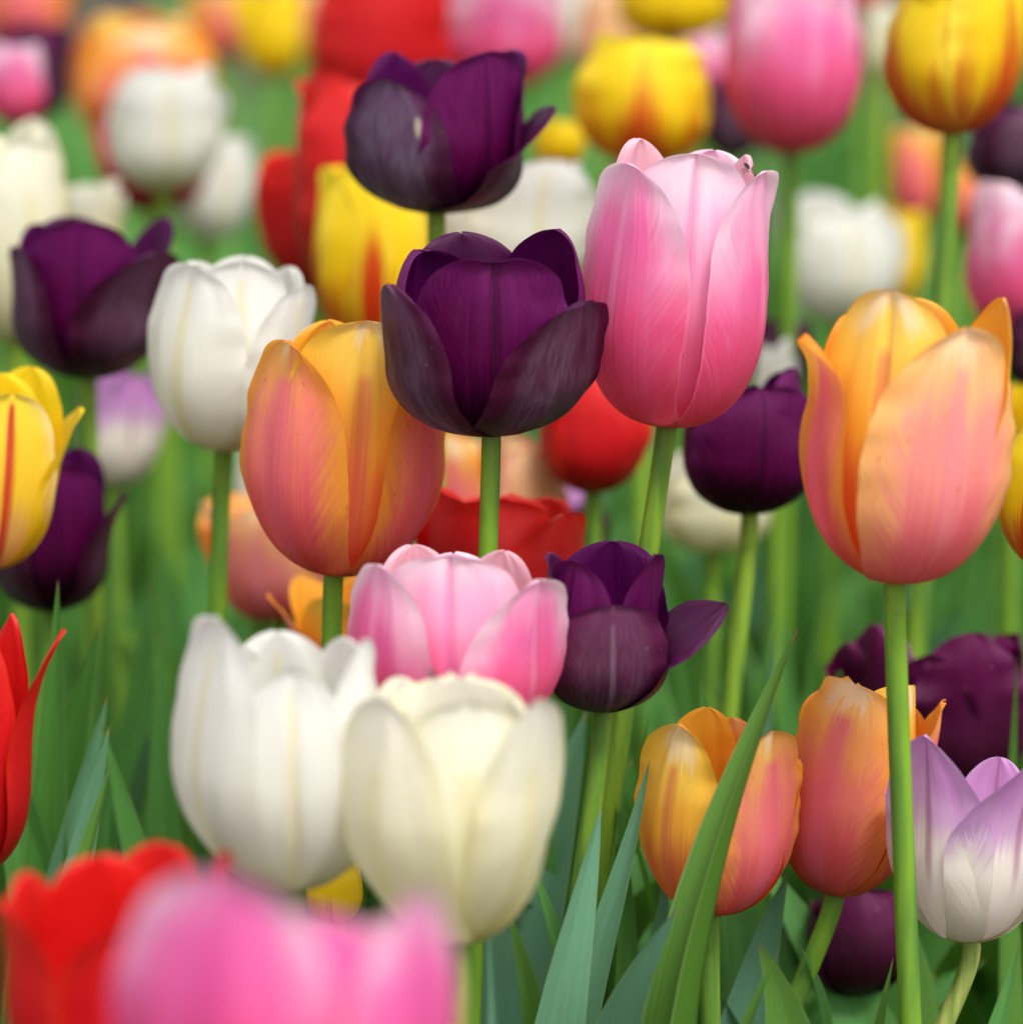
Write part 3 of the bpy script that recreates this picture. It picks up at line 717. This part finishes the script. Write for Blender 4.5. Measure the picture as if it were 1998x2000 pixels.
# ------------------------------------------------------------------ middle distance
tulip('yellow', 728, 690, 1.47, [
    P(2, 116, 92, 370, 112, e=2.0, m='yellow_flame', pk=.5), P(-62, 112, 92, 360, 105, m='yellow_flame'), P(66, 112, 92, 355, 105, m='yellow_flame'), P(180, 110, 80, 378, 110, o=0), P(125, 110, 80, 370, 110, o=0), P(-120, 110, 80, 365, 110, o=0)],
    "yellow tulip with bold red flame, behind the heart petalled purple tulip")
tulip('white', 1000, 560, 1.5, gen(270, 260, 20, .95, 31), "pale white tulip just below the scarred purple one")
tulip('red', 700, 600, 1.56, gen(250, 490, 5, .8, 32, ruf=.12), "tall bright red tulip beside the scarred purple one")
tulip('red', 615, 565, 1.62, gen(185, 280, -20, .85, 33), "dark red tulip bulging out below the tall bright red one")
tulip('red', 745, 240, 1.85, gen(265, 330, 15, .8, 34, ruf=.15), "red tulip above the tall bright red one")
tulip('yellow', 1258, 318, 1.58, gen(255, 252, -8, .75, 35, e=2.3), "rounded yellow tulip with orange flush behind the tall pink one")
tulip('pink', 1545, 298, 1.58, gen(268, 430, 14, .82, 36), "pink tulip running out of the top beside the orange flushed yellow one")
tulip('yellow', 1857, 260, 1.4, gen(270, 350, -65, .75, 37), "big yellow tulip with rust red edges high on a clear green stem", sx=-40, sr=.0033)
tulip('white', 1632, 632, 1.76, gen(215, 265, 25, .85, 38), "blurred squat white tulip between pink and orange tulips")
tulip('plain', 1750, 590, 1.84, gen(110, 195, 0, .8, 39), "narrow yellow tulip hidden behind the blurred squat white one")
tulip('pink', 1985, 655, 1.56, gen(205, 300, 20, .78, 40), "pink tulip at the edge under the wine purple one")
tulip('purple', 1985, 375, 1.66, gen(210, 185, 10, .9, 41), "dark purple tulip under the big rust edged yellow one")
tulip('orange', 1785, 440, 1.95, gen(95, 205, 0, .8, 42), "slim orange tulip behind the clear green stem of the yellow one")
tulip('orange', 1880, 450, 1.98, gen(90, 140, 30, .8, 43), "orange bud showing between the green stem and the pink edge tulip")
tulip('red', 1158, 960, 1.41, gen(205, 250, 25, .6, 44, e=1.7), "glossy round red tulip right beside the stem of the tall pink one")
tulip('cream', 1392, 1076, 1.5, gen(215, 200, 15, .8, 45), "cream tulip under the rounded purple one", sx=-30)
tulip('white', 1512, 860, 1.52, gen(80, 200, 0, .8, 46), "white petals glimpsed between tall pink and apricot tulips")
tulip('purple', 1520, 770, 1.62, gen(120, 160, 0, .8, 47), "purple tulip behind the glimpse of white petals", own=[([(1430, 1900, 1.35), (1470, 1650, 1.35), (1500, 1420, 1.34), (1514, 1228, 1.33)], .019, 20, 10, .3, 'leaf_blue')])
tulip('peach', 1025, 1080, 1.43, gen(150, 245, 20, .8, 48), "pale peach tulip behind the stem of the heart petalled purple one")
tulip('orange', 890, 1120, 1.52, gen(130, 290, 0, .8, 49), "orange tulip between the peach and the orange and rose ones")
tulip('lilac', 1095, 1100, 1.55, gen(95, 165, 0, .8, 50), "lilac tulip tip below the glossy red one")
tulip('purple', 1130, 1125, 1.5, gen(110, 150, 20, .8, 51), "purple tulip tip beside the lilac one")
tulip('orange', 540, 1212, 1.47, gen(215, 265, -22, 1.15, 52, m='coral'), "blurred orange tulip behind the stem of the clean white one", roll=-3)
tulip('white', 500, 1010, 1.5, gen(80, 145, 0, .8, 53), "white petal edge behind the orange and rose tulip")
tulip('lilac', 228, 948, 1.56, gen(150, 240, 25, .95, 54, e=1.5), "lilac tulip below the flared dark purple one", roll=4)
tulip('plain', 655, 1800, 1.2, gen(110, 130, 0, .8, 55), "yellow petal between the white and cream tulips", leaves=0)
tulip('purple', 690, 1330, 1.45, gen(100, 130, 0, .8, 56), "purple tulip in shade under the wide pink one")

# ------------------------------------------------------------------ far, strongly blurred
tulip('cream', 25, 665, 1.52, gen(225, 445, 25, .8, 60), "tall cream tulip at the edge behind the flared dark purple one")
tulip('cream', 170, 520, 1.6, gen(130, 170, 0, .95, 61), "small cream tulip next to the tall cream one")
tulip('white', 320, 368, 1.74, gen(215, 248, 15, .78, 62), "blurred white tulip in front of the orange one far behind")
tulip('white', 405, 468, 1.84, gen(150, 220, 30, .8, 63), "white tulip half covered by the blurred white one", roll=6)
tulip('crimson', 305, 412, 1.8, gen(200, 190, 0, .8, 64), "crimson tulip under the blurred white one")
tulip('orange', 275, 280, 1.98, gen(265, 275, 10, .8, 65), "orange tulip far behind the blurred white one")
tulip('purple', 60, 235, 1.88, gen(160, 190, 10, .85, 66), "dark purple tulip behind the two toned pink one")
tulip('pink', 30, 240, 1.76, gen(120, 155, 20, .75, 67), "two toned pink tulip above the tall cream one")
tulip('orange', 50, 90, 2.1, gen(170, 170, 0, .8, 68), "orange tulip in the top corner")
tulip('plain', 535, 150, 2.15, gen(120, 180, 0, .8, 69), "yellow tulip beside the topmost red one")
tulip('orange', 605, 100, 2.3, gen(110, 130, 0, .8, 70), "orange tulip between yellow and topmost red")
tulip('orange', 430, 110, 2.35, gen(120, 140, 10, .8, 71), "orange tulip behind the far green gap")
tulip('pink', 975, 175, 1.86, gen(245, 250, 10, .85, 72), "pink and white tulip above the scarred purple one")
tulip('plain', 1308, 74, 1.78, gen(218, 180, 0, .8, 73), "yellow tulip at the top over the orange flushed one")
tulip('peach', 1185, 160, 2.1, gen(130, 200, 0, .8, 74), "peach yellow tulip between the top pink and yellow ones")
tulip('white', 1110, 120, 2.2, gen(100, 170, 0, .8, 75), "white tulip far back beside the pink and white one")
tulip('pink', 1372, 190, 1.98, gen(90, 140, 0, .8, 76), "pink tulip sliver between yellow and pink ones")
tulip('purple', 1428, 310, 1.88, gen(125, 165, 0, .8, 77), "dark purple tulip between the orange flushed yellow and top pink ones")
tulip('plain', 1095, 322, 1.66, gen(100, 90, 0, .8, 78), "small yellow tulip above the pale white one")
tulip('cream', 1722, 150, 2.0, gen(85, 150, 0, .8, 79), "cream tulip behind the big rust edged yellow one")
tulip('red', 1690, 40, 2.2, gen(90, 120, 0, .8, 80), "red tulip tip at the top between pink and yellow")

# ------------------------------------------------------------------ the leafy ground cover of the bed (uncountable)
def bed():
    r = random.Random(77)
    V, F, U = [], [], []
    k = 0
    for i in range(800):
        d = 1.27 + 3.6 * r.random() ** 1.6
        x = r.uniform(-1, 1) * (.22 * d + .25)
        y = d + .1
        H = r.uniform(.10, .32) * (1.0 if d > 1.45 else .8)
        a = r.uniform(0, 2 * math.pi)
        o = r.uniform(.03, .22)
        dr = Vector((math.sin(a), -math.cos(a), 0))
        b0 = Vector((x, y, 0))
        pts = [b0, b0 + dr * o * .2 + Vector((0, 0, H * .4)), b0 + dr * o * .6 + Vector((0, 0, H * .8)), b0 + dr * o * 1.3 + Vector((0, 0, H))]
        X, uv, f = blade(pts, r.uniform(.028, .055), r.uniform(-80, 80), r.uniform(-70, 70), r.uniform(.2, .6), r, nv=12, nu=5)
        n = len(V)
        V += X.tolist()
        uv = uv.copy(); uv[:, 0] += k % 200; k += 1
        U += uv.tolist()
        F += [tuple(q + n for q in ff) for ff in f]
    for i in range(900):
        d = 1.26 + 1.9 * r.random() ** 1.5
        px = r.uniform(-250, 2250)
        if d < 1.42 and 1480 < px < 2100:
            continue
        py = r.uniform(1130, 1750) if d < 1.6 else r.uniform(950, 1500) if d < 2 else r.uniform(420, 1000)
        tip = at(px, py, d)
        foot = Vector((tip.x + r.uniform(-.05, .05), tip.y + r.uniform(-.03, .05), 0))
        m1 = foot.lerp(tip, .45) + Vector((r.uniform(-.012, .012), 0, .02))
        pts = [foot, m1, foot.lerp(tip, .8) + (m1 - foot.lerp(tip, .45)) * .7, tip]
        X, uv, f = blade(pts, r.uniform(.014, .034), r.uniform(-75, 75), r.uniform(-50, 50), r.uniform(.25, .7), r, nv=14, nu=5)
        n = len(V)
        V += X.tolist()
        uv = uv.copy(); uv[:, 0] += k % 200; k += 1
        U += uv.tolist()
        F += [tuple(q + n for q in ff) for ff in f]
    o = mesh_obj("foliage", V, F, U, M['leaf'])
    o['kind'] = 'stuff'
    o['label'] = "dense green tulip leaves filling the bed below the blooms"
    o['category'] = 'foliage'


bed()


# ------------------------------------------------------------------ the two small insects on petal rims
def insect(label, x, y, d, yaw, size):
    root = bpy.data.objects.new("insect", None)
    COL.objects.link(root)
    root.location = at(x, y, d)
    root.rotation_euler = (R(25), R(15), R(yaw))
    root['label'] = label; root['category'] = 'insect'; root['group'] = 'insects on petal rims'
    root.empty_display_size = .003
    L = size
    t = np.linspace(0, 1, 14)
    prof = np.array([.02, .14, .2, .2, .12, .22, .27, .25, .14, .22, .25, .22, .13, .02]) * L
    V, F, U = tube([Vector((0, (a - .5) * L, .2 * L)) for a in t], list(prof), 10)
    mesh_obj("body", V, F, U, M['insect'], root)
    for sx_ in (-1, 1):
        pts = [(sx_ * .1 * L, .0, .42 * L), (sx_ * .3 * L, .3 * L, .5 * L), (sx_ * .45 * L, .75 * L, .48 * L)]
        X, uvs, lf = blade([Vector(q) for q in pts], .32 * L, 0, 0, .1, random.Random(4), nv=8, nu=5)
        mesh_obj("wing", X.tolist(), lf, uvs, M['insect'], root)
        for k in (-1, 0, 1):
            V, F, U = tube([Vector((sx_ * .15 * L, k * .18 * L, .2 * L)), Vector((sx_ * .4 * L, k * .26 * L, .3 * L)), Vector((sx_ * .55 * L, k * .34 * L, -.05 * L))], [.03 * L] * 3, 6)
            mesh_obj("leg", V, F, U, M['insect'], root)


insect("tiny black insect on the rim of the tall pink tulip", 1462, 338, 1.19, 20, .0035)
insect("tiny black insect on the rim of the cream tulip", 845, 1330, 1.06, 70, .0035)
